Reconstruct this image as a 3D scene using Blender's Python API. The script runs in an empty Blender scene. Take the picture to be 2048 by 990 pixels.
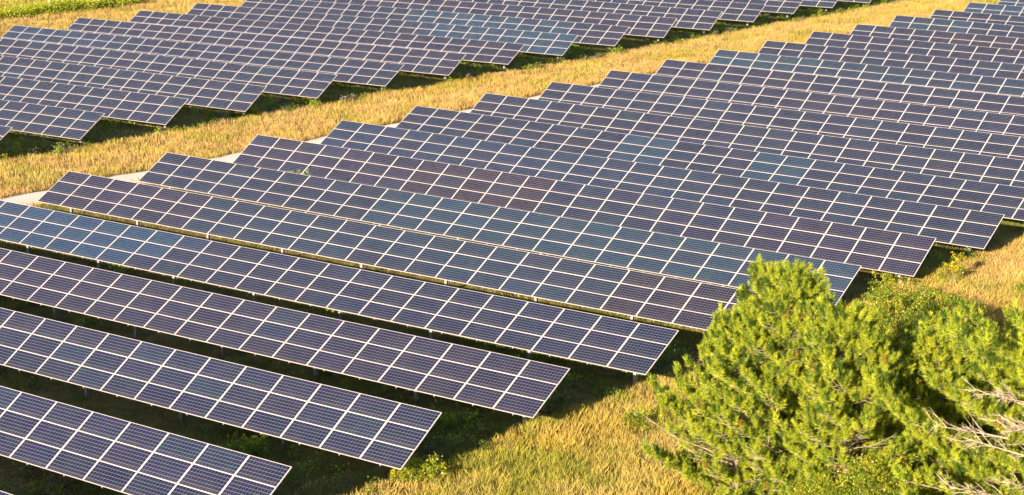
import bpy, math, random
import numpy as np
from mathutils import Matrix, Vector

# ------------------------------------------------------------------ camera, light
scene = bpy.context.scene
GZ = 1.6                       # table centre height above the ground in the survey frame
CAM = Vector((66.7916, -111.6412, 24.2414 + GZ))
PITCH, YAW = 0.30545, -0.62919
F = Vector((math.sin(YAW) * math.cos(PITCH), math.cos(YAW) * math.cos(PITCH), -math.sin(PITCH)))
RT = Vector((math.cos(YAW), -math.sin(YAW), 0))
UP = RT.cross(F)
cam_data = bpy.data.cameras.new('camera')
cam = bpy.data.objects.new('camera', cam_data)
scene.collection.objects.link(cam)
mw = Matrix((RT, UP, -F)).transposed().to_4x4()
mw.translation = CAM
cam.matrix_world = mw
cam_data.sensor_width = 36
cam_data.lens = 3870.42 / 2048 * 36
cam_data.shift_x = 76.2 / 2048
cam_data.shift_y = 256.7 / 2048
cam_data.dof.use_dof = True
cam_data.dof.focus_distance = 92
cam_data.dof.aperture_fstop = 1.4
cam_data.clip_start = 1
cam_data.clip_end = 6000
scene.camera = cam

SUN = Vector((0.070, -1.0, 0.318)).normalized()      # towards the sun
sun_d = bpy.data.lights.new('sun', 'SUN')
sun_d.energy = 5.0
sun_d.angle = math.radians(0.5)
sun_d.color = (1.0, 0.80, 0.58)
sun = bpy.data.objects.new('sun', sun_d)
sun.rotation_euler = SUN.to_track_quat('Z', 'Y').to_euler()
sun.location = (0, -150, 60)
scene.collection.objects.link(sun)

world = bpy.data.worlds.new('World')
scene.world = world
world.use_nodes = True
wn = world.node_tree
bg = wn.nodes['Background']
sky = wn.nodes.new('ShaderNodeTexSky')
sky.sky_type = 'NISHITA'
sky.sun_disc = False
sky.sun_elevation = math.asin(SUN.z)
sky.sun_rotation = math.atan2(SUN.x, SUN.y)
sky.air_density = 1.0
sky.dust_density = 0.6
wn.links.new(sky.outputs[0], bg.inputs[0])
bg.inputs[1].default_value = 0.065
scene.view_settings.view_transform = 'Standard'
scene.view_settings.look = 'None'
scene.view_settings.gamma = 1
scene.view_settings.use_curve_mapping = False
scene.view_settings.exposure = 1.3
scene.render.engine = 'CYCLES'

rng = np.random.default_rng(7)
random.seed(7)
COL = scene.collection
FOC = 3870.42


def project(P):
    """photo pixels (2048 wide) of world points, used only to skip grass nobody sees"""
    d = np.asarray(P, float) - np.array(CAM)
    z = d @ np.array(F)
    return 1024 - 76.2 + FOC * (d @ np.array(RT)) / z, 495 + 256.7 - FOC * (d @ np.array(UP)) / z, z


# ------------------------------------------------------------------ node helpers
def new_mat(name):
    m = bpy.data.materials.new(name)
    m.use_nodes = True
    nt = m.node_tree
    return m, nt, nt.nodes['Principled BSDF']


def math_node(nt, op, a, b=None, c=None):
    n = nt.nodes.new('ShaderNodeMath')
    n.operation = op
    for i, v in enumerate((a, b, c)):
        if v is None:
            continue
        if isinstance(v, (int, float)):
            n.inputs[i].default_value = v
        else:
            nt.links.new(v, n.inputs[i])
    return n.outputs[0]


def mix_col(nt, fac, a, b, mode='MIX'):
    n = nt.nodes.new('ShaderNodeMix')
    n.data_type = 'RGBA'
    n.blend_type = mode
    for i, v in ((0, fac), (6, a), (7, b)):
        if isinstance(v, (int, float)):
            n.inputs[i].default_value = v
        elif isinstance(v, tuple):
            n.inputs[i].default_value = v if len(v) == 4 else v + (1,)
        else:
            nt.links.new(v, n.inputs[i])
    return n.outputs[2]


def noise_node(nt, coord, scale, detail=4, rough=0.55):
    n = nt.nodes.new('ShaderNodeTexNoise')
    n.inputs['Scale'].default_value = scale
    n.inputs['Detail'].default_value = detail
    n.inputs['Roughness'].default_value = rough
    nt.links.new(coord, n.inputs['Vector'])
    return n.outputs['Fac']


def ramp(nt, fac, stops):
    n = nt.nodes.new('ShaderNodeValToRGB')
    el = n.color_ramp.elements
    while len(el) < len(stops):
        el.new(0.5)
    for e, (p, c) in zip(el, stops):
        e.position = p
        e.color = c + (1,)
    nt.links.new(fac, n.inputs[0])
    return n.outputs[0]


# ------------------------------------------------------------------ materials
def mat_glass():
    m, nt, b = new_mat('photovoltaic_cells')
    uv = nt.nodes.new('ShaderNodeUVMap')
    sep = nt.nodes.new('ShaderNodeSeparateXYZ')
    nt.links.new(uv.outputs[0], sep.inputs[0])
    U, V = sep.outputs[0], sep.outputs[1]          # metres from the corner of the laminate
    mu, mv = 0.019, 0.004                           # white margin of the backsheet
    W_, H_ = 1.939, 0.9556
    pu, pv = (W_ - 2 * mu) / 12, (H_ - 2 * mv) / 6

    def line(x, m0, pitch, half):
        t = math_node(nt, 'DIVIDE', math_node(nt, 'SUBTRACT', x, m0), pitch)
        fr = math_node(nt, 'FRACT', t)
        d = math_node(nt, 'MINIMUM', fr, math_node(nt, 'SUBTRACT', 1.0, fr))
        return math_node(nt, 'LESS_THAN', math_node(nt, 'MULTIPLY', d, pitch), half)
    lu = line(U, mu, pu, 0.0060)
    lv = line(V, mv, pv, 0.0065)
    mar = math_node(nt, 'MAXIMUM',
                    math_node(nt, 'GREATER_THAN', math_node(nt, 'ABSOLUTE', math_node(nt, 'SUBTRACT', U, W_ / 2)), W_ / 2 - mu),
                    math_node(nt, 'GREATER_THAN', math_node(nt, 'ABSOLUTE', math_node(nt, 'SUBTRACT', V, H_ / 2)), H_ / 2 - mv))
    oi = nt.nodes.new('ShaderNodeObjectInfo')
    # cell to cell variation of the polycrystalline wafers
    cu = math_node(nt, 'FLOOR', math_node(nt, 'DIVIDE', math_node(nt, 'SUBTRACT', U, mu), pu))
    cv = math_node(nt, 'FLOOR', math_node(nt, 'DIVIDE', math_node(nt, 'SUBTRACT', V, mv), pv))
    comb = nt.nodes.new('ShaderNodeCombineXYZ')
    nt.links.new(cu, comb.inputs[0]); nt.links.new(cv, comb.inputs[1])
    nt.links.new(math_node(nt, 'MULTIPLY', oi.outputs['Random'], 97.0), comb.inputs[2])
    wn_ = nt.nodes.new('ShaderNodeTexWhiteNoise')
    nt.links.new(comb.outputs[0], wn_.inputs['Vector'])
    hs = nt.nodes.new('ShaderNodeHueSaturation')
    nt.links.new(oi.outputs['Color'], hs.inputs['Color'])
    nt.links.new(math_node(nt, 'MULTIPLY_ADD', wn_.outputs['Value'], 0.08, 0.46), hs.inputs['Hue'])
    nt.links.new(math_node(nt, 'MULTIPLY_ADD', wn_.outputs['Value'], 0.35, 0.82), hs.inputs['Value'])
    c = mix_col(nt, lu, hs.outputs[0], (0.10, 0.13, 0.18))
    c = mix_col(nt, lv, c, (0.22, 0.22, 0.25))
    c = mix_col(nt, mar, c, (0.62, 0.60, 0.62))
    geo = nt.nodes.new('ShaderNodeNewGeometry')
    dust = noise_node(nt, geo.outputs['Position'], 0.9, 5)
    low = math_node(nt, 'SMOOTH_MIN', 1.0, math_node(nt, 'MULTIPLY', math_node(nt, 'POWER', math_node(nt, 'SUBTRACT', 1.0, math_node(nt, 'DIVIDE', V, H_)), 9.0), 3.0), 0.1)
    c = mix_col(nt, math_node(nt, 'MULTIPLY', math_node(nt, 'MULTIPLY', low, noise_node(nt, geo.outputs['Position'], 2.3, 3)), 0.10), c, (0.42, 0.37, 0.30))
    c = mix_col(nt, math_node(nt, 'MULTIPLY', math_node(nt, 'POWER', dust, 2.0), 0.06), c, (0.45, 0.40, 0.33))
    nt.links.new(c, b.inputs['Base Color'])
    b.inputs['Roughness'].default_value = 0.22
    b.inputs['IOR'].default_value = 1.5
    return m


def mat_plain(name, col, rough=0.5, metal=0.0, var=0.15, scale=3.0):
    m, nt, b = new_mat(name)
    tc = nt.nodes.new('ShaderNodeNewGeometry')
    f = noise_node(nt, tc.outputs['Position'], scale, 4)
    lo = tuple(x * (1 - var) for x in col)
    hi = tuple(min(1, x * (1 + var)) for x in col)
    nt.links.new(ramp(nt, f, [(0.3, lo), (0.7, hi)]), b.inputs['Base Color'])
    b.inputs['Roughness'].default_value = rough
    b.inputs['Metallic'].default_value = metal
    return m


def mat_vcol(name, rough=0.6, trans=0.3, spec=0.3, soft=False):
    """diffuse plus translucent, tinted by the vertex colour 'tint'"""
    m, nt, b = new_mat(name)
    if soft:                                   # fine blades scatter light like a soft upright volume
        g_ = nt.nodes.new('ShaderNodeNewGeometry')
        vm = nt.nodes.new('ShaderNodeVectorMath'); vm.operation = 'SCALE'
        nt.links.new(g_.outputs['Normal'], vm.inputs[0]); vm.inputs['Scale'].default_value = 0.4
        va = nt.nodes.new('ShaderNodeVectorMath'); va.operation = 'ADD'
        nt.links.new(vm.outputs[0], va.inputs[0]); va.inputs[1].default_value = (0.0, -0.50, 0.55)
        vn = nt.nodes.new('ShaderNodeVectorMath'); vn.operation = 'NORMALIZE'
        nt.links.new(va.outputs[0], vn.inputs[0])
        nt.links.new(vn.outputs[0], b.inputs['Normal'])
    at = nt.nodes.new('ShaderNodeAttribute')
    at.attribute_name = 'tint'
    nt.links.new(at.outputs['Color'], b.inputs['Base Color'])
    b.inputs['Roughness'].default_value = rough
    b.inputs['Specular IOR Level'].default_value = spec
    tr = nt.nodes.new('ShaderNodeBsdfTranslucent')
    nt.links.new(at.outputs['Color'], tr.inputs[0])
    mx = nt.nodes.new('ShaderNodeMixShader')
    mx.inputs[0].default_value = trans
    nt.links.new(b.outputs[0], mx.inputs[1])
    nt.links.new(tr.outputs[0], mx.inputs[2])
    nt.links.new(mx.outputs[0], nt.nodes['Material Output'].inputs[0])
    return m


M_GLASS = mat_glass()
M_FRAME = mat_plain('anodised_aluminium', (0.72, 0.665, 0.66), 0.42, 0.15, 0.04)
M_STEEL = mat_plain('galvanised_steel', (0.42, 0.43, 0.44), 0.5, 0.35, 0.18, 5)
M_BACK = mat_plain('backsheet', (0.6, 0.6, 0.6), 0.6, 0, 0.05)
M_GRASS = mat_vcol('dry_grass', 0.75, 0.22, 0.1, True)
M_NEEDLE = mat_vcol('pine_needles', 0.5, 0.24, 0.3)
M_LEAF = mat_vcol('leaves', 0.36, 0.38, 0.5)
M_BARK = mat_plain('bark', (0.36, 0.27, 0.21), 0.85, 0, 0.3, 6)
M_DEAD = mat_plain('dead_wood', (0.54, 0.44, 0.34), 0.8, 0, 0.22, 7)
M_POLE = mat_plain('painted_pole', (0.78, 0.76, 0.70), 0.5, 0, 0.05)


def mat_ground():
    m, nt, b = new_mat('meadow_soil')
    g = nt.nodes.new('ShaderNodeNewGeometry')
    p = g.outputs['Position']
    n1 = noise_node(nt, p, 0.12, 5, 0.6)
    n2 = noise_node(nt, p, 1.7, 6, 0.65)
    n3 = noise_node(nt, p, 9.0, 4, 0.7)
    a = ramp(nt, n2, [(0.32, (0.11, 0.095, 0.030)), (0.5, (0.25, 0.19, 0.060)), (0.68, (0.40, 0.29, 0.10))])
    gr = ramp(nt, n3, [(0.3, (0.055, 0.075, 0.02)), (0.7, (0.16, 0.16, 0.05))])
    sel = ramp(nt, n1, [(0.45, (0, 0, 0)), (0.62, (1, 1, 1))])
    c = mix_col(nt, math_node(nt, 'MULTIPLY', sel, 0.6), a, gr)
    c = mix_col(nt, math_node(nt, 'MULTIPLY', n3, 0.25), c, (0.33, 0.25, 0.12))
    nt.links.new(c, b.inputs['Base Color'])
    b.inputs['Roughness'].default_value = 0.95
    b.inputs['Specular IOR Level'].default_value = 0.1
    bp = nt.nodes.new('ShaderNodeBump')
    bp.inputs['Strength'].default_value = 0.8
    bp.inputs['Distance'].default_value = 0.15
    nt.links.new(n3, bp.inputs['Height'])
    nt.links.new(bp.outputs[0], b.inputs['Normal'])
    return m


def mat_gravel():
    m, nt, b = new_mat('pale_gravel')
    g = nt.nodes.new('ShaderNodeNewGeometry')
    p = g.outputs['Position']
    n1 = noise_node(nt, p, 0.8, 5)
    n3 = noise_node(nt, p, 22.0, 4, 0.7)
    a = ramp(nt, n1, [(0.3, (0.76, 0.69, 0.60)), (0.7, (0.88, 0.83, 0.76))])
    c = mix_col(nt, 0.25, a, ramp(nt, n3, [(0.35, (0.45, 0.38, 0.30)), (0.65, (0.85, 0.80, 0.72))]))
    nt.links.new(c, b.inputs['Base Color'])
    b.inputs['Roughness'].default_value = 0.95
    bp = nt.nodes.new('ShaderNodeBump')
    bp.inputs['Strength'].default_value = 0.5
    bp.inputs['Distance'].default_value = 0.03
    nt.links.new(n3, bp.inputs['Height'])
    nt.links.new(bp.outputs[0], b.inputs['Normal'])
    return m


# ------------------------------------------------------------------ mesh helpers
def link(name, mesh, parent=None, matrix=None):
    o = bpy.data.objects.new(name, mesh)
    COL.objects.link(o)
    if parent is not None:
        o.parent = parent
    if matrix is not None:
        o.matrix_basis = matrix
    return o


def tag(o, label=None, cat=None, group=None, kind=None):
    if label: o['label'] = label
    if cat: o['category'] = cat
    if group: o['group'] = group
    if kind: o['kind'] = kind
    return o


def empty(name, loc, rz=0):
    o = bpy.data.objects.new(name, None)
    o.empty_display_size = 0.3
    COL.objects.link(o)
    o.location = loc
    o.rotation_euler = (0, 0, rz)
    return o


class MB:
    def __init__(self):
        self.v, self.f, self.mi = [], [], []

    def box(self, x0, x1, y0, y1, z0, z1, mi=0, M=None):
        n = len(self.v)
        pts = [(x, y, z) for z in (z0, z1) for y in (y0, y1) for x in (x0, x1)]
        if M is not None:
            pts = [tuple(M @ Vector(p)) for p in pts]
        self.v += pts
        for f in ((0, 2, 3, 1), (4, 5, 7, 6), (0, 1, 5, 4), (2, 6, 7, 3), (0, 4, 6, 2), (1, 3, 7, 5)):
            self.f.append(tuple(n + i for i in f)); self.mi.append(mi)

    def mesh(self, name, mats):
        me = bpy.data.meshes.new(name)
        me.from_pydata(self.v, [], self.f)
        for m in mats: me.materials.append(m)
        me.polygons.foreach_set('material_index', self.mi)
        me.update()
        return me


def tri_mesh(name, verts, k, mat, cols=None):
    """verts (N,k,3): N polygons of k corners each; cols (N,k,3) or (N,3)"""
    N = len(verts)
    me = bpy.data.meshes.new(name)
    me.vertices.add(N * k); me.loops.add(N * k); me.polygons.add(N)
    me.vertices.foreach_set('co', np.ascontiguousarray(verts, dtype=np.float32).ravel())
    me.loops.foreach_set('vertex_index', np.arange(N * k, dtype=np.int32))
    me.polygons.foreach_set('loop_start', np.arange(0, N * k, k, dtype=np.int32))
    me.polygons.foreach_set('loop_total', np.full(N, k, dtype=np.int32))
    me.materials.append(mat)
    if cols is not None:
        if cols.ndim == 2:
            cols = np.repeat(cols[:, None, :], k, 1)
        a = me.color_attributes.new('tint', 'FLOAT_COLOR', 'POINT')
        c4 = np.ones((N * k, 4), np.float32)
        c4[:, :3] = np.clip(cols.reshape(-1, 3), 0.002, 0.9)
        a.data.foreach_set('color', c4.ravel())
    me.update(calc_edges=True)
    return me


class Tubes:
    def __init__(self): self.v, self.f = [], []

    def add(self, pts, rad, sides=6):
        pts = [Vector(p) for p in pts]
        n0 = len(self.v)
        for i, p in enumerate(pts):
            d = (pts[min(i + 1, len(pts) - 1)] - pts[max(i - 1, 0)])
            d = d.normalized() if d.length > 1e-6 else Vector((0, 0, 1))
            a = d.cross(Vector((0.31, 0.2, 0.93)))
            if a.length < 0.05: a = d.cross(Vector((1, 0, 0)))
            a.normalize(); b = d.cross(a)
            for s in range(sides):
                t = 2 * math.pi * s / sides
                self.v.append(tuple(p + (a * math.cos(t) + b * math.sin(t)) * rad[i]))
        for i in range(len(pts) - 1):
            for s in range(sides):
                s2 = (s + 1) % sides
                self.f.append((n0 + i * sides + s, n0 + i * sides + s2, n0 + (i + 1) * sides + s2, n0 + (i + 1) * sides + s))
        self.f.append(tuple(n0 + (len(pts) - 1) * sides + s for s in range(sides)))

    def mesh(self, name, mat):
        me = bpy.data.meshes.new(name)
        me.from_pydata(self.v, [], self.f)
        me.materials.append(mat)
        me.polygons.foreach_set('use_smooth', [True] * len(self.f))
        me.update()
        return me


_LAT = np.random.default_rng(123).random((512, 512))


def vnoise(x, y, s, seed=0):
    """value noise, two octaves and a half, contrast stretched to 0..1; s = features per metre / 2"""
    out = 0; tot = 0
    for o_, (m, w) in enumerate(((0.5, 1.0), (1.13, 0.6), (2.7, 0.35))):
        X = np.asarray(x) * s * m + seed * 17.3 + 100 + o_ * 31.7; Y = np.asarray(y) * s * m + seed * 9.1 + 200 + o_ * 11.3
        xi = np.floor(X).astype(int); yi = np.floor(Y).astype(int)
        fx = X - xi; fy = Y - yi
        fx = fx * fx * (3 - 2 * fx); fy = fy * fy * (3 - 2 * fy)
        g = lambda a, b: _LAT[a % 512, b % 512]
        v = (g(xi, yi) * (1 - fx) + g(xi + 1, yi) * fx) * (1 - fy) + (g(xi, yi + 1) * (1 - fx) + g(xi + 1, yi + 1) * fx) * fy
        out = out + v * w; tot += w
    return np.clip((out / tot - 0.5) * 1.7 + 0.5, 0, 1)


# ------------------------------------------------------------------ ground and road
def grid_sheet(name, xs, ys, zf, mat):
    v, f = [], []
    for y in ys:
        for x in xs:
            v.append((x, y, zf(x, y)))
    nx = len(xs)
    for j in range(len(ys) - 1):
        for i in range(nx - 1):
            a = j * nx + i
            f.append((a, a + 1, a + nx + 1, a + nx))
    me = bpy.data.meshes.new(name)
    me.from_pydata(v, [], f)
    me.materials.append(mat)
    me.polygons.foreach_set('use_smooth', [True] * len(f))
    me.update()
    return link(name, me)


far = [-3000, -1500, -700, -350, -200, -140]
ground = grid_sheet('ground', far + list(range(-110, 111, 20)) + [140, 200, 350, 700, 1500, 3000],
                    far + list(range(-110, 171, 20)) + [200, 350, 700, 1500, 3000],
                    lambda x, y: 0.0, mat_ground())
tag(ground, 'golden dry meadow the solar farm stands on', 'ground', kind='structure')


def road_left(y): return -26.2 + (y + 24) * 0.094 + 0.18 * math.sin(y * 0.6) + 0.12 * math.sin(y * 1.7 + 1)
def road_right(y): return -22.9 + (y + 24) * 0.094 + 0.15 * math.sin(y * 0.5 + 2) + 0.10 * math.sin(y * 1.9)


rv, rf = [], []
yy = [(-110 + 0.5 * i) for i in range(480)]
for y in yy:
    rv += [(road_left(y), y, 0.004), (road_right(y), y, 0.004)]
for i in range(len(yy) - 1):
    rf.append((2 * i, 2 * i + 1, 2 * i + 3, 2 * i + 2))
rm = bpy.data.meshes.new('gravel_road')
rm.from_pydata(rv, [], rf); rm.materials.append(mat_gravel()); rm.update()
tag(link('gravel_road', rm), 'pale gravel service track along the ends of the near rows', 'road', kind='structure')

# ------------------------------------------------------------------ solar tables
PX, PYV = 1.985, 0.98761         # module pitch along and up the table
TILT = 0.52619
ROWS_R = {0: [23.35, -72.95, 0.29, -0.41, 1.3, 0.16]}
for i_, r_ in enumerate([[24.216, -65.289, 0.277, -0.413, 1.319, 0.165], [25.065, -57.649, 0.261, -0.151, 0.879, 0.055], [25.887, -50.01, 0.26, -0.013, -1.991, -0.286], [26.603, -42.486, 0.266, -0.008, -3.277, -0.476], [27.282, -34.802, 0.267, -0.115, -2.038, -0.442], [27.873, -27.007, 0.206, -0.222, -1.848, -0.241], [28.459, -19.202, 0.163, -0.261, 0.936, -0.352], [29.058, -11.29, 0.097, -0.293, -1.566, -0.375], [29.538, -3.502, 0.099, -0.354, -3.742, -0.276], [30.166, 4.307, 0.012, -0.296, -0.119, -0.032], [30.852, 12.111, -0.048, -0.263, -0.357, -0.164], [31.443, 19.771, -0.048, -0.321, 0.149, -0.147], [32.096, 27.479, -0.027, -0.337, 0.069, 0.033], [32.757, 35.235, -0.01, -0.318, -0.088, 0.047], [33.31, 42.974, -0.005, -0.23, 0.037, 0.026], [33.955, 50.876, 0.001, -0.311, 0.211, 0.086], [34.541, 58.801, -0.043, -0.16, -0.363, -0.123], [35.047, 66.716, -0.067, -0.409, 0.459, 0.182], [35.595, 74.682, -0.14, -0.187, -0.416, -0.411], [36.036, 82.572, -0.171, -0.295, 0.136, 0.1]]):
    ROWS_R[i_ + 1] = r_
ROWS_R[21] = [36.5, 90.5, -0.2, -0.29, 0, 0]
ROWS_L = {}
for i_, r_ in enumerate([[-35.38, -25.808, -0.19, 0.502, 0.114, -0.017], [-34.656, -18.152, -0.179, 0.342, 0.542, 0.435], [-33.948, -10.508, -0.119, 0.294, 1.591, 0.657], [-33.185, -2.665, -0.096, 0.212, 2.04, 0.37], [-32.473, 5.101, -0.083, 0.314, 1.127, -0.068], [-31.777, 12.806, -0.123, 0.372, -0.411, -0.035], [-31.085, 20.528, -0.118, 0.385, 0.557, -0.077], [-30.408, 28.263, -0.08, 0.405, -0.431, -0.01], [-29.804, 35.912, -0.078, 0.36, 1.322, -0.008], [-29.192, 43.66, -0.02, 0.271, 0.468, 0.383], [-28.608, 51.447, 0.03, 0.172, 2.666, 0.493], [-27.991, 59.356, 0.055, 0.008, 2.276, 0.398], [-27.361, 67.341, 0.07, -0.024, 0.256, 0.243], [-26.793, 75.274, 0.073, 0.219, -0.252, -0.192], [-26.205, 83.208, -0.004, 0.135, -0.047, -0.105], [-25.589, 91.157, -0.129, 0.032, 0.115, 0.049]]):
    ROWS_L[i_] = r_
ROWS_L[16] = [-24.95, 99.1, -0.15, 0.03, 0, 0]

# one framed module, lying in its own plane, origin at its centre
mb = MB()
hx, hy, fw = 1.969 / 2, 0.9766 / 2, 0.015
fv = 0.0105
mb.box(-hx, hx, -hy, -hy + fv, -0.038, 0.0, 0)
mb.box(-hx, hx, hy - fv, hy, -0.038, 0.0, 0)
mb.box(-hx, -hx + fw, -hy + fv, hy - fv, -0.038, 0.0, 0)
mb.box(hx - fw, hx, -hy + fv, hy - fv, -0.038, 0.0, 0)
mb.box(-hx + fw, hx - fw, -hy + fv, hy - fv, -0.012, -0.0035, 1)
me_module = mb.mesh('solar_panel', [M_FRAME, M_GLASS, M_BACK])
for p in me_module.polygons:
    if p.material_index == 1 and p.normal.z < 0.5: p.material_index = 2
uvl = me_module.uv_layers.new(name='UVMap')
for lp in me_module.loops:
    co = me_module.vertices[lp.vertex_index].co
    uvl.data[lp.index].uv = (co.x + hx - fw, co.y + hy - fv)
# rails and supports
mb = MB()
mb.box(-0.022, 0.022, -1.52, 1.50, -0.088, -0.040, 0)
me_rail = mb.mesh('mounting_rail', [M_STEEL])
mb = MB()
L_ = 12 * PX
for a, b_ in ((-0.05, 0.05),):
    mb.box(-L_ + .1, L_ - .1, -0.045, 0.045, -0.185, -0.175, 0)
    mb.box(-L_ + .1, L_ - .1, -0.045, 0.045, -0.099, -0.089, 0)
    mb.box(-L_ + .1, L_ - .1, 0.037, 0.045, -0.175, -0.099, 0)
me_purlin = mb.mesh('purlin', [M_STEEL])
mb = MB()
mb.box(-0.035, 0.035, -1.15, 1.15, -0.29, -0.187, 0)
me_arm = mb.mesh('support_arm', [M_STEEL])


def post_mesh():
    m_ = MB()                               # an H section, its foot driven into the soil
    m_.box(-0.075, 0.075, -0.078, -0.070, -2.3, -0.1, 0)
    m_.box(-0.075, 0.075, 0.070, 0.078, -2.3, -0.1, 0)
    m_.box(-0.004, 0.004, -0.070, 0.070, -2.3, -0.1, 0)
    return m_.mesh('post', [M_STEEL])


def brace_mesh():
    t = Tubes()
    t.add([(0, 0.0, -1.0), (0, -0.80, -0.62)], [0.028, 0.028], 6)
    return t.mesh('brace', M_STEEL)


me_post, me_brace = post_mesh(), brace_mesh()

SLATE = np.array((0.0080, 0.0165, 0.0480)); BLUE = np.array((0.009, 0.036, 0.092)); TEAL = np.array((0.009, 0.038, 0.075))
BROWN = np.array((0.0200, 0.0145, 0.0350)); NAVY = np.array((0.0098, 0.0135, 0.0500)); PURP = np.array((0.0125, 0.0130, 0.0460))


def module_tint(blk, n, j, v, r):
    """colour of the cells: batches of modules differ in hue, as in the photograph"""
    base = SLATE
    if blk == 'R':
        if n == 4: base = BLUE if j >= 14 + v else (SLATE * .6 + NAVY * .4)
        elif n in (0, 1): base = NAVY
        elif n == 2: base = NAVY * .6 + SLATE * .4
        elif n == 3: base = PURP
        elif n == 5: base = BROWN * .7 + SLATE * .3 if j < 4 else (PURP if j > 17 else SLATE * .7 + TEAL * .3)
        elif n == 6: base = TEAL * .7 + SLATE * .3 if j < 15 else SLATE
        elif n == 7: base = BROWN * .85 + PURP * .15 if 12 <= j <= 16 else (PURP if j > 16 or j < 5 else SLATE)
        elif n == 8: base = BLUE * .35 + SLATE * .65 if j > 8 else SLATE
        elif n == 9: base = (TEAL * .6 + BLUE * .4) if j in (8, 9, 13, 14) else SLATE
        elif n == 14: base = TEAL if j >= 19 else (TEAL * .4 + SLATE * .6)
        elif n == 15: base = SLATE
        elif n == 16: base = PURP * .25 + SLATE * .75
        elif n == 17: base = BROWN * .5 + SLATE * .5 if j < 20 else SLATE
        elif n == 18: base = TEAL * .8 + SLATE * .2 if j >= 20 else SLATE * .7 + BLUE * .3
        elif n in (20, 21): base = TEAL * .5 + BLUE * .5
        elif n in (12, 13): base = PURP * .35 + SLATE * .65
    else:
        if n == 9 and 3 <= j <= 12: base = TEAL * .7 + BLUE * .3
        elif n == 8 and j <= 8: base = TEAL * .5 + BLUE * .5
        elif n == 5 and j > 15: base = BLUE * .5 + SLATE * .5
        elif n in (0, 1, 2): base = SLATE * .9 + PURP * .1
        elif n in (6, 7, 10): base = PURP * .5 + SLATE * .5
        elif n == 14: base = BLUE * .4 + SLATE * .6
    u = r.random()
    c = base * (1 + r.normal(0, 0.07))
    if u < 0.07: c = c * .75 + TEAL * .25
    elif u < 0.17: c = c * .6 + PURP * .4
    elif u < 0.22: c = c * .7 + BROWN * .3
    elif u < 0.26: c = c * .75 + BLUE * .25
    return c


ORD = ['first', 'second', 'third', 'fourth', 'fifth', 'sixth', 'seventh', 'eighth', 'ninth', 'tenth', 'eleventh',
       'twelfth', 'thirteenth', 'fourteenth', 'fifteenth', 'sixteenth', 'seventeenth', 'eighteenth', 'nineteenth',
       'twentieth', 'twenty-first', 'twenty-second']
NOTE_R = {0: 'nearest solar table, only a sliver of its top edge in the bottom left corner',
          1: 'second solar table of the near block, its right end cut by the bottom border',
          4: 'solar table with bright blue panels at its left end, fifth of the near block',
          5: 'sixth solar table of the near block, its left end standing beside the pale gravel track',
          6: 'teal tinted solar table partly hidden by the pine top, seventh of the near block',
          7: 'solar table with brownish panels along its middle, eighth of the near block',
          14: 'solar table with teal panels at its left end, fifteenth of the near block',
          18: 'solar table with a pale teal left end, nineteenth of the near block',
          21: 'farthest solar table of the near block, cut off in the top right corner'}
NOTE_L = {0: 'nearest solar table of the far block, only its right corner at the left border',
          8: 'solar table with steel blue panels up to its right end, ninth of the far block',
          9: 'solar table with a teal stretch of panels, tenth of the far block',
          5: 'sixth solar table of the far block, its left end nearest the green weedy strip',
          16: 'farthest solar table of the far block, cut off by the top border'}


def build_table(blk, n, row):
    x, y, z, mu, dt, yw = row
    th = TILT + math.radians(dt)
    yaw = yw * 0.0175
    cx = x - 12 * PX
    h = z + GZ
    root = empty('solar_table', (cx, y, 0), yaw)
    lab = (NOTE_R if blk == 'R' else NOTE_L).get(n)
    if lab is None:
        lab = 'long solar table, %s row from the front in the %s' % (
            ORD[n], 'near block' if blk == 'R' else 'far block')
    tag(root, lab, 'solar table', 'solar tables of the near block' if blk == 'R' else 'solar tables of the far block')
    u = Vector((1, 0, mu * 0.02)).normalized()
    s = Vector((0, math.cos(th), math.sin(th)))
    s = (s - u * s.dot(u)).normalized()
    w = u.cross(s)
    P = Matrix((u, s, w)).transposed().to_4x4()
    P.translation = Vector((0, 0, h))
    r = np.random.default_rng(1000 + n + (500 if blk == 'L' else 0))
    for j in range(24):
        for v in range(3):
            jit = Matrix.Rotation(r.normal(0, 0.0015), 4, 'X') @ Matrix.Rotation(r.normal(0, 0.0015), 4, 'Y')
            o = link('solar_panel', me_module, root,
                     P @ Matrix.Translation(((11.5 - j) * PX, (1 - v) * PYV, r.normal(0, 0.0015))) @ jit)
            c = module_tint(blk, n, j, v, r)
            o.color = (float(c[0]), float(c[1]), float(c[2]), 1)
    near = blk == 'R' and n <= 9
    if near:
        for j in range(24):
            link('mounting_rail', me_rail, root, P @ Matrix.Translation(((11.5 - j) * PX, 0, 0)))
    for sy in (-0.85, 0.85):
        link('purlin', me_purlin, root, P @ Matrix.Translation((0, sy, 0)))
    for i in range(9):
        px = (12 - 0.70 - i * 2.825) * PX
        c = P @ Vector((px, 0, -0.24))
        link('support_arm', me_arm, root, P @ Matrix.Translation((px, 0, 0)))
        link('post', me_post, root, Matrix.Translation((c.x, c.y, c.z)))
        if n < 12:
            link('brace', me_brace, root, Matrix.Translation((c.x + 0.1, c.y, c.z + 0.08)))
    return root


for n, row in ROWS_R.items(): build_table('R', n, row)
for n, row in ROWS_L.items(): build_table('L', n, row)


# ------------------------------------------------------------------ grass
def under_table(x, y):
    """True where the ground is in the rows, not in the open aisles"""
    xr = 26.4 + (y + 44) * 0.088
    inR = (x < xr - 1.0) & (x > xr - 50.5) & (y < 95)
    xl = -34.6 + (y + 18) * 0.088
    inL = (x < xl - 0.3) & (x > xl - 48) & (y > -30) & (y < 103)
    return inR, inL


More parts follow.
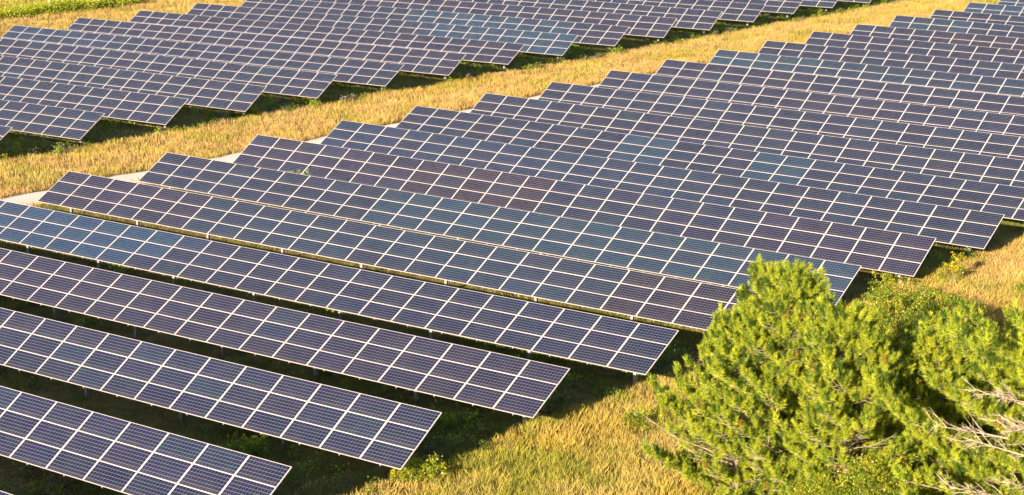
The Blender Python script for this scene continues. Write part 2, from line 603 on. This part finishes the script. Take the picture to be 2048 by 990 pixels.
GOLD = np.array((0.56, 0.395, 0.070)); STRAW = np.array((0.66, 0.50, 0.17)); PINK = np.array((0.62, 0.385, 0.165))
OLIVE = np.array((0.21, 0.20, 0.045)); GREEN = np.array((0.085, 0.135, 0.025)); YG = np.array((0.36, 0.36, 0.05))
RUST = np.array((0.20, 0.13, 0.065))


def make_grass(name, label, x0, x1, y0, y1, dens, nb, hgt, wid, slope=0.0, seed=1, mode='aisle', spread=0.16):
    r = np.random.default_rng(seed)
    N = int((x1 - x0) * (y1 - y0) * dens)
    Y = r.uniform(y0, y1, N); X = r.uniform(x0, x1, N) + (Y - y0) * slope
    px, py, pz = project(np.c_[X, Y, np.zeros(N)])
    keep = (px > -160) & (px < 2210) & (py > -90) & (py < 1130)
    keep |= (px > -1200) & (px < 3300) & (py > -400) & (py < 1700) & (r.random(N) < 0.30)   # thinner outside the view
    rl = -26.2 + (Y + 24) * 0.094; rr_ = rl + 3.3
    wob = 0.5 * (vnoise(X, Y, 1.2, 5) - 0.65)
    keep &= ~((X > rl - wob) & (X < rr_ + wob))
    clump = vnoise(X, Y, 2.6, seed + 20)
    keep &= r.random(N) < 0.35 + 0.8 * clump
    inR, inL = under_table(X, Y)
    if mode == 'aisle':
        edge = (inR | inL)
        keep &= ~edge | (r.random(N) < 0.5)
    X, Y = X[keep], Y[keep]; inR, inL = inR[keep], inL[keep]; clump = clump[keep]
    N = len(X)
    hf = 0.5 + 0.7 * vnoise(X, Y, 0.5, seed + 3) + 0.35 * vnoise(X, Y, 2.2, seed + 4)
    n1 = vnoise(X, Y, 0.5, 31); n2 = vnoise(X, Y, 1.0, 32); n3 = vnoise(X, Y, 0.8, 33)
    # tints: dry heads against green bases
    tip = GOLD[None] * (1 - n1[:, None]) + STRAW[None] * n1[:, None]
    pk = np.clip((n3 - 0.42 + 0.18 * (X < 0) + 0.04 * (Y > -32) - 0.30 * ((X > 0) & (Y < -38))) * 2.2, 0, 1)[:, None]
    tip = tip * (1 - 0.75 * pk) + PINK * 0.75 * pk
    gsel = np.clip((n2 - 0.55) * 3, 0, 1)[:, None] * 0.9
    near_g = np.clip((-30 - Y) / 25, 0, 1)[:, None] * (X > 15)[:, None] * np.clip(0.22 + 1.2 * (n2[:, None] - 0.3), 0, .85)
    g = np.clip(gsel * 0.75 + near_g, 0, 1)
    tip = tip * (1 - g) + YG * g
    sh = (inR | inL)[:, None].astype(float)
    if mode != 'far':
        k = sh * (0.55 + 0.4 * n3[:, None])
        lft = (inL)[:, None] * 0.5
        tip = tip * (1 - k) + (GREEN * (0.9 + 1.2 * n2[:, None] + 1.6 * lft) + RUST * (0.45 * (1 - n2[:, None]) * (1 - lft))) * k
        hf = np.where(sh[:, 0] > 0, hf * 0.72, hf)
    if mode == 'far':
        d = X + 97.5 - (Y - 31) * 0.03
        k = np.clip(-d / 3.0, 0, 1)[:, None] * 0.65
        tip = tip * (1 - k) + (YG * 1.15) * k
    if mode == 'top':
        k = np.clip(n2[:, None] + .25, 0, 1) * np.clip((Y[:, None] - 96) / 6, 0, 1)
        tip = tip * (1 - k) + YG * k
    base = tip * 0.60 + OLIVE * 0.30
    # individual green or rusty tufts
    u = r.random(N)[:, None]
    tip = np.where((u < 0.10) & (sh < 0.5), YG * 0.8, tip); tip = np.where(u > 0.95, RUST * 1.8, tip)
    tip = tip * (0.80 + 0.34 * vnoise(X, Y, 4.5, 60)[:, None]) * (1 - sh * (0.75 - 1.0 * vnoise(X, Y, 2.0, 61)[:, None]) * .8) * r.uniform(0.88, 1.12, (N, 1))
    B = N * nb
    X = np.repeat(X, nb) + r.normal(0, spread, B); Y = np.repeat(Y, nb) + r.normal(0, spread, B)
    H = np.repeat(hf, nb) * hgt * r.uniform(0.55, 1.25, B)
    az = r.uniform(0, 2 * math.pi, B); lean = np.abs(r.normal(0, 0.26, B))
    wz = np.repeat(r.normal(0.05, 0.07, N), nb)
    tx = X + np.cos(az) * lean * H + wz * H * 0.8
    ty = Y + np.sin(az) * lean * H + wz * H * 0.4
    wa = r.uniform(0, math.pi, B); hw = wid * 0.5 * r.uniform(0.6, 1.4, B)
    V = np.zeros((B, 4, 3))
    V[:, 0] = np.c_[X - np.cos(wa) * hw * .6, Y - np.sin(wa) * hw * .6, np.full(B, -0.02)]
    V[:, 1] = np.c_[X + np.cos(wa) * hw * .6, Y + np.sin(wa) * hw * .6, np.full(B, -0.02)]
    mxx, mxy = X * .5 + tx * .5, Y * .5 + ty * .5
    V[:, 2] = np.c_[mxx + np.cos(wa) * hw * .7, mxy + np.sin(wa) * hw * .7, H * 0.62]
    V[:, 3] = np.c_[tx - np.cos(wa) * hw * .3, ty - np.sin(wa) * hw * .3, H]
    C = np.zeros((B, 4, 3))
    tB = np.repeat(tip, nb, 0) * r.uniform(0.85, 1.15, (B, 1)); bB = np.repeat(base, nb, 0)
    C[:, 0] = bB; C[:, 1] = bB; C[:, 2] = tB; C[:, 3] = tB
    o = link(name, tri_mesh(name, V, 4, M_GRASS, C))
    tag(o, label, 'grass', kind='stuff')
    return o


make_grass('dry_grass', 'tall golden dry grass growing on the slope below and around the pines', 14, 92, -84, 20, 46, 10, 0.42, 0.009, seed=3)
make_grass('shade_grass', 'dark green and brown weeds and grass in the shade between the near rows', -32, 26, -80, -30, 8, 8, 0.38, 0.022, seed=4, mode='rows')
make_grass('aisle_grass', 'golden grass of the long open aisle between the two blocks of solar tables', -47, -21, -40, 100, 26, 7, 0.40, 0.019, slope=0.088, seed=5)
make_grass('far_grass', 'pinkish golden grass at top left before the weedy strip', -112, -72, 5, 85, 10, 7, 0.38, 0.028, seed=6, mode='far')
make_grass('top_grass', 'green and gold grass beyond the last rows at the top', -60, 5, 92, 135, 5, 7, 0.42, 0.04, seed=8, mode='top')


# ------------------------------------------------------------------ foliage
def needle_tuft(r, nn=76, length=0.27, nl=0.135, wid=0.016):
    """bottlebrush shoot along +Z"""
    t = r.uniform(0, 1, nn) ** 0.8
    z = t * length
    az = r.uniform(0, 2 * math.pi, nn)
    el = np.radians(15) + t * np.radians(50) + r.normal(0, 0.15, nn)
    l = nl * r.uniform(0.75, 1.15, nn)
    d = np.c_[np.cos(az) * np.cos(el), np.sin(az) * np.cos(el), np.sin(el)]
    b = np.c_[np.zeros(nn), np.zeros(nn), z]
    s = np.cross(d, r.normal(0, 1, (nn, 3)))
    s /= np.linalg.norm(s, axis=1)[:, None]
    V = np.zeros((nn, 3, 3))
    V[:, 0] = b - s * wid * .5; V[:, 1] = b + s * wid * .5; V[:, 2] = b + d * l[:, None]
    return V


_r = np.random.default_rng(11)
TUFTS = [needle_tuft(_r) for _ in range(8)]


def place_tufts(name, pos, dirs, scale, cols, r, parent):
    N = len(pos)
    pos = np.array(pos); dirs = np.array(dirs); dirs /= np.linalg.norm(dirs, axis=1)[:, None]
    scale = np.array(scale)
    a = np.cross(dirs, np.tile([0.37, 0.81, 0.1], (N, 1))); a /= np.linalg.norm(a, axis=1)[:, None] + 1e-9
    b = np.cross(dirs, a)
    ang = r.uniform(0, 2 * math.pi, N)[:, None]
    a2 = a * np.cos(ang) + b * np.sin(ang); b2 = np.cross(dirs, a2)
    idx = r.integers(0, len(TUFTS), N)
    out = np.zeros((N, TUFTS[0].shape[0], 3, 3), np.float32)
    T = np.stack(TUFTS)[idx]
    out = (T[..., 0:1] * a2[:, None, None, :] + T[..., 1:2] * b2[:, None, None, :] + T[..., 2:3] * dirs[:, None, None, :]) * scale[:, None, None, None] + pos[:, None, None, :]
    C = np.repeat(np.array(cols)[:, None, :], T.shape[1], 1) * r.uniform(0.8, 1.2, (N, T.shape[1], 1))
    V = out.reshape(-1, 3, 3)
    return link(name, tri_mesh(name, V, 3, M_NEEDLE, C.reshape(-1, 3)), parent)


N_LIGHT = np.array((0.52, 0.56, 0.042)); N_MID = np.array((0.26, 0.36, 0.032)); N_DARK = np.array((0.09, 0.16, 0.022))


def pine(name, label, base, H, R, seed, lean=(0, 0), first=0.07, dead=0.30, low=0.72, expo=0.62, asym=(0, 0), whorl=0.34, bare=None, tuft=1.0, tdens=1.0, gap=None):
    r = np.random.default_rng(seed)
    root = empty(name, (base[0], base[1], 0))
    tag(root, label, 'pine tree', 'pines on the grassy slope')
    trunk, limbs, twigs = Tubes(), Tubes(), Tubes()
    tp = []
    for i in range(13):
        t = i / 12
        tp.append(Vector((lean[0] * t + 0.10 * math.sin(t * 5 + seed), lean[1] * t + 0.10 * math.cos(t * 4 + seed), -0.1 + t * H)))
    r0 = 0.019 * H + 0.02
    trunk.add(tp, [r0 * (1 - 0.90 * (i / 12)) + 0.012 for i in range(13)], 9)

    def tpos(t):
        f = max(0, min(11.999, t * 12)); i = int(f)
        return tp[i].lerp(tp[i + 1], f - i)
    P, D, S, C = [], [], [], []

    def tuftat(p, d, s=1.0):
        P.append(tuple(p)); D.append((d[0] * .42 + r.normal(0, .15), d[1] * .42 + r.normal(0, .15), 0.85))
        S.append(tuft * s * r.uniform(0.85, 1.4))
        u = r.random()
        c = N_MID * (1 - u) + N_LIGHT * u
        q_r = r.random()
        if q_r < 0.22: c = N_DARK
        elif q_r > 0.985: c = np.array((0.40, 0.26, 0.06))
        C.append(c)
    z = first * H
    while z < H * 0.985:
        t = z / H
        prof = min(1.0, 1.25 * (1 - t) ** expo) * (low + (1 - low) * min(1, t / 0.25))
        k = 5 if t < 0.9 else 4
        a0 = r.uniform(0, 6.28)
        for q in range(k):
            az = a0 + q * 2 * math.pi / k + r.normal(0, 0.22)
            dirn = Vector((math.cos(az), math.sin(az), 0))
            L = R * prof * r.uniform(0.72, 1.12) * (1 + asym[0] * dirn.x + asym[1] * dirn.y)
            L *= 1 + 0.28 * math.sin(az * 2 + seed) * math.sin(t * 7 + seed) 
            L = max(L, 0.28)
            rise = (0.12 + 0.75 * t) * min(1, 3.4 / R) + r.normal(0, 0.07)
            o = tpos(t)
            isdead = (t < dead and r.random() < 0.34)
            if gap and t < gap[2] and math.cos(az - gap[0]) > math.cos(gap[1]):
                L *= 0.35
                isdead = r.random() < .7
            pts = []
            for i in range(6):
                s = i / 5
                pts.append(o + dirn * (L * s) + Vector((0, 0, L * (rise * s * 0.6 + 0.28 * s * s))) +
                           Vector((r.normal(0, .03), r.normal(0, .03), r.normal(0, .02))) * s * L)
            br = 0.010 + 0.008 * L
            limbs.add(pts, [br * (1 - 0.8 * i / 5) for i in range(6)], 5)
            side = Vector((-dirn.y, dirn.x, 0))
            start = 0.22 if not isdead else 0.30
            step = (0.125 if not isdead else 0.30) / max(L, .3) / tdens
            s = start; sg = 1
            while s < 1.0:
                f = s * 5; i = min(4, int(f)); p = pts[i].lerp(pts[i + 1], f - i)
                sg = -sg
                tl = (0.20 + 0.38 * (1 - s) * min(L, 2.5) * 0.75) * r.uniform(0.6, 1.25)
                d = (dirn * r.uniform(0.5, 0.9) + side * sg * r.uniform(0.5, 1.0) + Vector((0, 0, r.uniform(0.05, 0.45)))).normalized()
                e = p + d * tl
                twigs.add([p, p.lerp(e, .5) + Vector((0, 0, -0.02)), e], [0.009, 0.007, 0.005], 3)
                if not isdead:
                    tuftat(e, d)
                    m = 2 + int(tl / 0.22)
                    for w_ in range(m):
                        q_ = p.lerp(e, r.uniform(0.25, 0.95))
                        d2 = (d + side * r.normal(0, .6) + dirn * r.normal(0, .3) + Vector((0, 0, .3))).normalized()
                        tuftat(q_ + d2 * r.uniform(0.04, 0.18), d2, 0.9)
                elif r.random() < 0.35 and s > 0.6:
                    tuftat(e, d, 0.9)
                else:
                    e2 = e + (d + side * r.normal(0, .7) + Vector((0, 0, r.normal(0, .3)))).normalized() * tl * .6
                    twigs.add([e, e2], [0.006, 0.003], 3)
                s += step * r.uniform(0.7, 1.3)
            if not isdead or r.random() < .5:
                tuftat(pts[-1], (pts[-1] - pts[-2]).normalized(), 1.15)
        z += whorl * (0.75 + 0.5 * r.random()) * (0.75 if t > .7 else 1)
    for q in range(4):
        tuftat(tpos(0.93 + 0.022 * q), Vector((r.normal(0, .15), r.normal(0, .15), 1)), 1.1)
    tuftat(tpos(1.0), Vector((0, 0, 1)), 1.35)
    if bare:
        bt = Tubes()
        for (h0, az, L, rise, curve) in bare:
            L *= 0.95
            rr = np.random.default_rng(int(h0 * 100) + seed)
            dirn = Vector((math.cos(az), math.sin(az), 0)); side = Vector((-dirn.y, dirn.x, 0))
            o = tpos(h0 / H)
            pts = [o + dirn * (L * i / 8) + Vector((0, 0, L * (rise * i / 8 + curve * (i / 8) ** 2))) + side * (0.07 * L * math.sin(i * 0.6 + h0 * 3)) for i in range(9)]
            bt.add(pts, [0.056 * (1 - 0.86 * i / 8) * (0.6 + L / 12) for i in range(9)], 7)
            for i in range(2, 9):
                for q in range(4):
                    sgn = 1 if rr.random() < .5 else -1
                    d = (dirn * rr.uniform(.4, 1.0) + side * sgn * rr.uniform(.3, .9) + Vector((0, 0, rr.uniform(-.25, .65)))).normalized()
                    p = pts[i].lerp(pts[i - 1], rr.random()); l = rr.uniform(0.4, 1.5) * (1.1 - i / 14)
                    q1 = p + d * l * .5 + Vector((0, 0, rr.normal(0.03, .06))); q2 = p + d * l + Vector((0, 0, rr.normal(.1, .12)))
                    bt.add([p, q1, q2], [0.015, 0.010, 0.004], 4)
                    for w_ in range(3):
                        d2 = (d + side * rr.normal(0, .7) + Vector((0, 0, rr.normal(0, .5)))).normalized()
                        bt.add([q1.lerp(q2, w_ / 3), q1.lerp(q2, w_ / 3) + d2 * rr.uniform(.15, .5)], [0.008, 0.003], 3)
        link('bare_branches', bt.mesh('bare_branches', M_DEAD), root)
    link('trunk', trunk.mesh('trunk', M_BARK), root)
    link('branches', limbs.mesh('branches', M_BARK), root)
    link('twigs', twigs.mesh('twigs', M_DEAD), root)
    place_tufts('crown', P, D, S, C, r, root)
    return root


pine('pine_tree', 'tallest pine of the clump, its top standing against the teal tinted solar table', (37.5, -51.8), 8.9, 3.0, 21, lean=(-0.6, -0.3), dead=0.34, low=0.9)
pine('pine_tree', 'left pine of the clump, its crown leaning over the golden grass', (35.7, -52.4), 7.0, 2.9, 22, lean=(-0.3, -0.1), dead=0.34, low=1.0)
pine('pine_tree', 'right pine of the clump with a pale trunk showing through its crown', (40.1, -52.4), 8.2, 2.7, 23, lean=(-0.7, -0.5), dead=0.45)
pine('pine_tree', 'young pine with a pointed leader in front of the big leafy shrub', (42.1, -48.9), 6.9, 2.6, 24, lean=(-0.5, -0.35), first=0.06, dead=0.1)
LFT = math.atan2(-0.588, -0.809)
pine('pine_tree', 'large pine cut off by the right border with long bare grey branches', (48.5, -51.6), 7.7, 6.6, 25, lean=(-0.2, -0.2), dead=0.15, expo=0.45, asym=(-0.15, 0.0), whorl=0.36, tuft=1.15, tdens=0.9,
     gap=(LFT + 0.80, 0.65, 0.66),
     bare=[(1.6, LFT + 0.50, 6.0, 0.10, 0.12), (2.6, LFT + 0.30, 6.0, 0.14, 0.12), (3.4, LFT + 0.62, 5.6, 0.16, 0.12), (4.2, LFT + 0.40, 5.6, 0.20, 0.10),
           (5.0, LFT + 0.55, 5.0, 0.20, 0.10), (2.1, LFT + 0.85, 5.0, 0.12, 0.10), (5.7, LFT + 0.35, 4.6, 0.25, 0.1), (0.9, LFT + 0.40, 5.4, 0.12, 0.10), (3.6, LFT + 0.95, 4.6, 0.15, 0.12), (6.2, LFT + 0.50, 5.0, 0.14, 0.10), (5.4, LFT + 0.80, 4.8, 0.12, 0.10), (4.7, LFT + 0.20, 6.2, 0.12, 0.10), (5.6, LFT + 0.60, 4.6, 0.10, 0.10)])

L_Y = np.array((0.40, 0.40, 0.030)); L_G = np.array((0.22, 0.31, 0.025)); L_D = np.array((0.10, 0.16, 0.018)); L_O = np.array((0.36, 0.20, 0.04))


def shrub(name, label, cat, base, lobes, nleaf, seed, leaf=0.075, pal=(0.45, 0.35, 0.15, 0.05), group=None, flowers=0, stems=True):
    """lobes: (dx, dy, z, rx, ry, rz) ellipsoids holding leaf sprays"""
    r = np.random.default_rng(seed)
    root = empty(name, (base[0], base[1], 0))
    tag(root, label, cat, group)
    tb = Tubes()
    V, C = [], []
    vol = np.array([l[3] * l[4] * l[5] for l in lobes]); vol = vol / vol.sum()
    for l, w_ in zip(lobes, vol):
        ns = max(3, int(nleaf * w_ / 26))
        for s in range(ns):
            d = r.normal(0, 1, 3); d /= np.linalg.norm(d)
            rad = r.uniform(0.35, 1.0) ** 0.5 * r.uniform(0.85, 1.12)
            c = np.array([l[0], l[1], l[2]]) + d * rad * np.array([l[3], l[4], l[5]])
            if c[2] < 0.05: c[2] = abs(c[2]) + 0.05
            out = d * [1, 1, .7] + [0, 0, .55]; out /= np.linalg.norm(out)
            sl = r.uniform(0.18, 0.42)
            u = r.random()
            col = L_Y if u < pal[0] * .6 else (L_G if u < pal[0] * .6 + pal[1] + .2 else (L_D if u < 1 - pal[3] else L_O))
            col = col * r.uniform(.8, 1.25)
            if stems and s % 4 == 0:
                st = Vector((l[0] * .4 + r.normal(0, .08), l[1] * .4 + r.normal(0, .08), 0))
                md = st.lerp(Vector(c), .55) + Vector((0, 0, .12 * l[5]))
                tb.add([st, md, Vector(c)], [0.022, 0.012, 0.005], 4)
            m = 26
            tt = r.uniform(0, 1, m)
            p = c + out * (tt * sl)[:, None] + r.normal(0, 0.065, (m, 3))
            ld = out + r.normal(0, .75, (m, 3)); ld /= np.linalg.norm(ld, axis=1)[:, None]
            sd = np.cross(ld, r.normal(0, 1, (m, 3))); sd /= np.linalg.norm(sd, axis=1)[:, None]
            lf = leaf * r.uniform(.6, 1.3, m)[:, None]
            q = np.stack([p, p + ld * lf * .5 + sd * lf * .36, p + ld * lf * 1.05, p + ld * lf * .5 - sd * lf * .36], 1)
            V.append(q)
            cc = col * r.uniform(.75, 1.25, (m, 1)); k = r.random((m, 1))
            cc = np.where(k < .08, L_Y * 1.15, cc); cc = np.where(k > .97, L_O, cc)
            C.append(cc)
    if not tb.v: tb.add([(0, 0, 0), (0, 0, .4)], [.01, .005], 4)
    link('stems', tb.mesh('stems', M_BARK), root)
    link('foliage', tri_mesh('foliage', np.concatenate(V), 4, M_LEAF, np.concatenate(C)), root)
    if flowers:
        fv, fc = [], []
        for i in range(flowers):
            l = lobes[r.integers(0, len(lobes))]
            a = r.uniform(0, 6.28); q = r.uniform(.2, 1)
            c = np.array([l[0] + math.cos(a) * l[3] * q, l[1] + math.sin(a) * l[4] * q, l[2] + l[5] * r.uniform(.6, 1.1)])
            for w_ in range(14):
                d = r.normal(0, 1, (4, 3)) * 0.045
                fv.append(c + r.normal(0, .05, 3) + d); fc.append(np.array((0.75, 0.62, 0.03)) * r.uniform(.8, 1.1))
        link('flower_heads', tri_mesh('flower_heads', np.array(fv), 4, M_LEAF, np.array(fc)), root)
    return root


shrub('leafy_shrub', 'big yellow-green leafy shrub behind the young pine, below the end of the solar tables', 'shrub', (33.0, -31.8),
      [(0, 0, 1.4, 1.8, 2.0, 1.4), (-1.3, 1.8, 1.3, 1.2, 1.4, 1.3), (1.2, 1.6, 1.4, 1.5, 1.5, 1.4), (1.6, -2.4, 1.3, 1.5, 1.8, 1.3), (0.2, -3.4, 1.3, 1.4, 1.6, 1.3), (-0.3, 2.6, 1.8, 0.9, 0.9, 1.0), (1.9, -.6, 1.3, 1.2, 1.4, 1.3)], 80000, 31, leaf=0.085)
shrub('leafy_shrub', 'slim leafy shrub with an upright tip below the table with the teal tint', 'shrub', (30.3, -28.6),
      [(0, 0, 1.1, 0.9, 0.9, 1.1), (-0.1, 0.2, 2.1, 0.45, 0.45, 0.7), (0.9, -1.3, 0.9, 0.9, 0.9, 0.9), (1.2, -2.9, .9, .9, 1.1, .9)], 22000, 32, leaf=0.085)
shrub('leafy_shrub', 'bright green leafy shrub at the foot of the pine clump, bottom border', 'shrub', (41.3, -54.6),
      [(0, 0, 1.3, 1.6, 1.6, 1.3), (0.7, 0.7, 2.2, 1.1, 1.1, 1.0), (-0.9, -.8, 1.6, 1.1, 1.1, 1.2), (.1, .2, 2.7, .7, .7, .7)], 50000, 33, leaf=0.07, pal=(.5, .4, .1, .03))
shrub('leafy_shrub', 'leafy shrub filling the gap between the pine clump and the young pine', 'shrub', (38.6, -44.0),
      [(0, 0, 2.1, 1.5, 1.7, 1.9), (.9, -2.3, 2.3, 1.2, 1.2, 1.9), (-1.2, 1.9, 1.7, 1.4, 1.5, 1.6), (1.9, -4.2, 2.2, 1.0, 1.0, 1.8), (-.2, .6, 3.2, .9, .9, 1.0), (-1.6, 4.0, 1.3, 1.2, 1.3, 1.2)], 75000, 34, leaf=0.075, pal=(.4, .4, .15, .03))
shrub('sapling', 'small green sapling peeking over the top edge of a solar table near its left end', 'sapling', (-10.3, -24.4),
      [(0, 0, 1.2, .2, .2, .8), (.1, 0, 2.2, .24, .2, .30), (1.1, 0.1, 2.1, .2, .16, .25), (1.0, 0, 1.1, .2, .2, .8)], 1500, 35, leaf=0.09, pal=(.9, .3, 0, 0))
shrub('weed_clump', 'bright yellow-green weed clump beside the near end of the second solar table', 'weeds', (24.7, -57.6),
      [(0, 0, .32, .55, .5, .38), (.45, .5, .42, .4, .4, .42), (-.5, -.3, .25, .3, .3, .25)], 3600, 36, leaf=0.08, pal=(.8, .3, 0, 0), group='weed clumps near the table ends', flowers=6)
shrub('flowering_weed', 'tall weed with yellow flower heads in golden grass by the ninth table', 'weeds', (29.4, -18.2),
      [(0, 0, .6, .5, .7, .6), (.1, .6, .9, .35, .4, .6)], 1600, 37, leaf=0.07, pal=(.6, .4, 0, 0), flowers=16)
WEEDS = [(17.6, -59.4, .9, 'dark green weed clump in the shade behind the nearest full table'),
         (21.6, -52.2, .7, 'green weed clump in the shade under the fourth table, near its right end'),
         (28.1, -47.3, .6, 'yellow-green weeds at the edge of the shade by the fourth table'),
         (-39.8, -17.9, 1.0, 'leafy dark weeds under the far block, by the left border'),
         (-34.7, -1.6, .7, 'bright green weeds at the foot of a post in the far block, fourth row'),
         (-33.7, 4.3, .8, 'pale weeds in the shade at the end of the fifth far row'),
         (-32.6, 22.0, .6, 'bright weeds at the shade edge beside the seventh far row'),
         (-29.5, 43.2, .6, 'tall yellow-green weeds beside the tenth far row end'),
         (-27.3, 80.0, .8, 'leafy weeds beside the fifteenth far row end'),
         (33.2, -17.6, .5, 'small green weed in the orange grass near the right border')]
for i, (x, y, s, lab) in enumerate(WEEDS):
    shrub('weed_clump', lab, 'weeds', (x, y), [(0, 0, .3 * s, .6 * s, .6 * s, .42 * s), (.4 * s, .3 * s, .4 * s, .4 * s, .4 * s, .5 * s)], int(2200 * s), 50 + i,
          leaf=0.09, pal=(.5, .5, .1, .0) if 'dark' not in lab else (.05, .6, .3, 0), group='weed clumps near the table ends')

# leafy weeds under the tables, far too many to count
def weed_cover(name, label, boxes, n, seed, pal):
    r = np.random.default_rng(seed)
    V, C = [], []
    for i in range(n):
        x0, x1, y0, y1, sl = boxes[r.integers(0, len(boxes))]
        y = r.uniform(y0, y1); x = r.uniform(x0, x1) + (y - y0) * sl
        if vnoise(x, y, .7, seed)[()] < 0.42: continue
        px, py, pz = project([x, y, 0])
        if not (-80 < px < 2130 and -60 < py < 1100): continue
        h = r.uniform(.25, .75); w = r.uniform(.15, .40)
        m = int(40 * w / .25 * h / .4) + 12
        p = np.c_[x + r.normal(0, w * .6, m), y + r.normal(0, w * .6, m), h * r.uniform(0.1, 1, m)]
        ld = r.normal(0, 1, (m, 3)) + [0, 0, .3]; ld /= np.linalg.norm(ld, axis=1)[:, None]
        sd = np.cross(ld, r.normal(0, 1, (m, 3))); sd /= np.linalg.norm(sd, axis=1)[:, None]
        lf = r.uniform(.07, .14)
        V.append(np.stack([p, p + ld * lf * .5 + sd * lf * .36, p + ld * lf, p + ld * lf * .5 - sd * lf * .36], 1))
        c = pal[r.integers(0, len(pal))] * r.uniform(.7, 1.3)
        C.append(c * r.uniform(.7, 1.3, (m, 1)))
    tag(link(name, tri_mesh(name, np.concatenate(V), 4, M_LEAF, np.concatenate(C))), label, 'weeds', kind='stuff')


weed_cover('shade_weeds', 'dark leafy weeds growing in the shade below the near solar tables', [(-22, 23.6, -72, -38, .09), (8, 23.6, -72, -8, .09)], 1700, 91,
           [L_G * .8, L_D, np.array((.16, .13, .08)), L_G])
weed_cover('green_weeds', 'green leafy weeds growing in the shade at the row ends of the far block', [(-48, -35.2, -30, 95, .088)], 2600, 92,
           [L_G * 1.2, L_G * .8, L_Y * .6, np.array((.22, .20, .15))])

# the weedy strip at top left and the field behind it
r = np.random.default_rng(77)
V, C = [], []
N = 5200
t = r.uniform(0, 1, N)
sx = -98.3 - 1.2 * np.cos(t * 9) + r.normal(0, .9, N) + 5.5 * np.clip(t - .2, 0, 1); sy = 15 + t * 60
hh = (0.5 + 0.5 * vnoise(sx, sy, .8, 3)) * 1.25
for i in range(N):
    c = np.array([sx[i], sy[i], 0.1])
    m = 16
    p = c + np.c_[r.normal(0, .28, m), r.normal(0, .28, m), r.uniform(0, 1, m) * hh[i]]
    ld = r.normal(0, 1, (m, 3)) + [0, 0, .6]; ld /= np.linalg.norm(ld, axis=1)[:, None]
    sd = np.cross(ld, r.normal(0, 1, (m, 3))); sd /= np.linalg.norm(sd, axis=1)[:, None]
    lf = 0.17
    V.append(np.stack([p, p + ld * lf * .5 + sd * lf * .36, p + ld * lf, p + ld * lf * .5 - sd * lf * .36], 1))
    top = p[:, 2:3] / (hh[i] + .01)
    yel = vnoise(sx[i:i + 1], sy[i:i + 1], .35, 9)[0]
    base = L_G * 1.3 * (1 - .4 * yel) + L_Y * .4 * yel
    C.append(base * r.uniform(.8, 1.25, (m, 1)) * (1 - .55 * yel * top) + np.array((0.62, 0.55, .03)) * .6 * yel * top)
tag(link('weedy_strip', tri_mesh('weedy_strip', np.concatenate(V), 4, M_LEAF, np.concatenate(C))),
    'green strip of tall weeds with yellow flowers behind the white poles', 'weeds', kind='stuff')


def pole():
    root = empty('fence_post', (0, 0, 0))
    tb = Tubes()
    tb.add([(0, 0, -.1), (0, 0, 2.4)], [0.085, 0.075], 10)
    link('post_shaft', tb.mesh('post_shaft', M_POLE), root)
    tb = Tubes()
    tb.add([(0, 0, 2.4), (0, 0, 2.44), (0, 0, 2.47)], [0.10, 0.09, 0.02], 10)
    link('post_cap', tb.mesh('post_cap', M_POLE), root)
    return root


proto = pole()
PL = [((-96.34, 33.75), 'leftmost of the white posts before the weedy strip at top left'),
      ((-95.8, 41.6), 'middle one of the white posts before the weedy strip at top left'),
      ((-95.2, 49.2), 'rightmost of the white posts before the weedy strip, only its foot in the photo')]
for i, ((x, y), lab) in enumerate(PL):
    if i == 0:
        o = proto
    else:
        o = proto.copy(); COL.objects.link(o)
        for ch in list(proto.children):
            c = ch.copy(); COL.objects.link(c); c.parent = o
    o.location = (x, y, 0)
    tag(o, lab, 'post', 'white posts before the weedy strip')
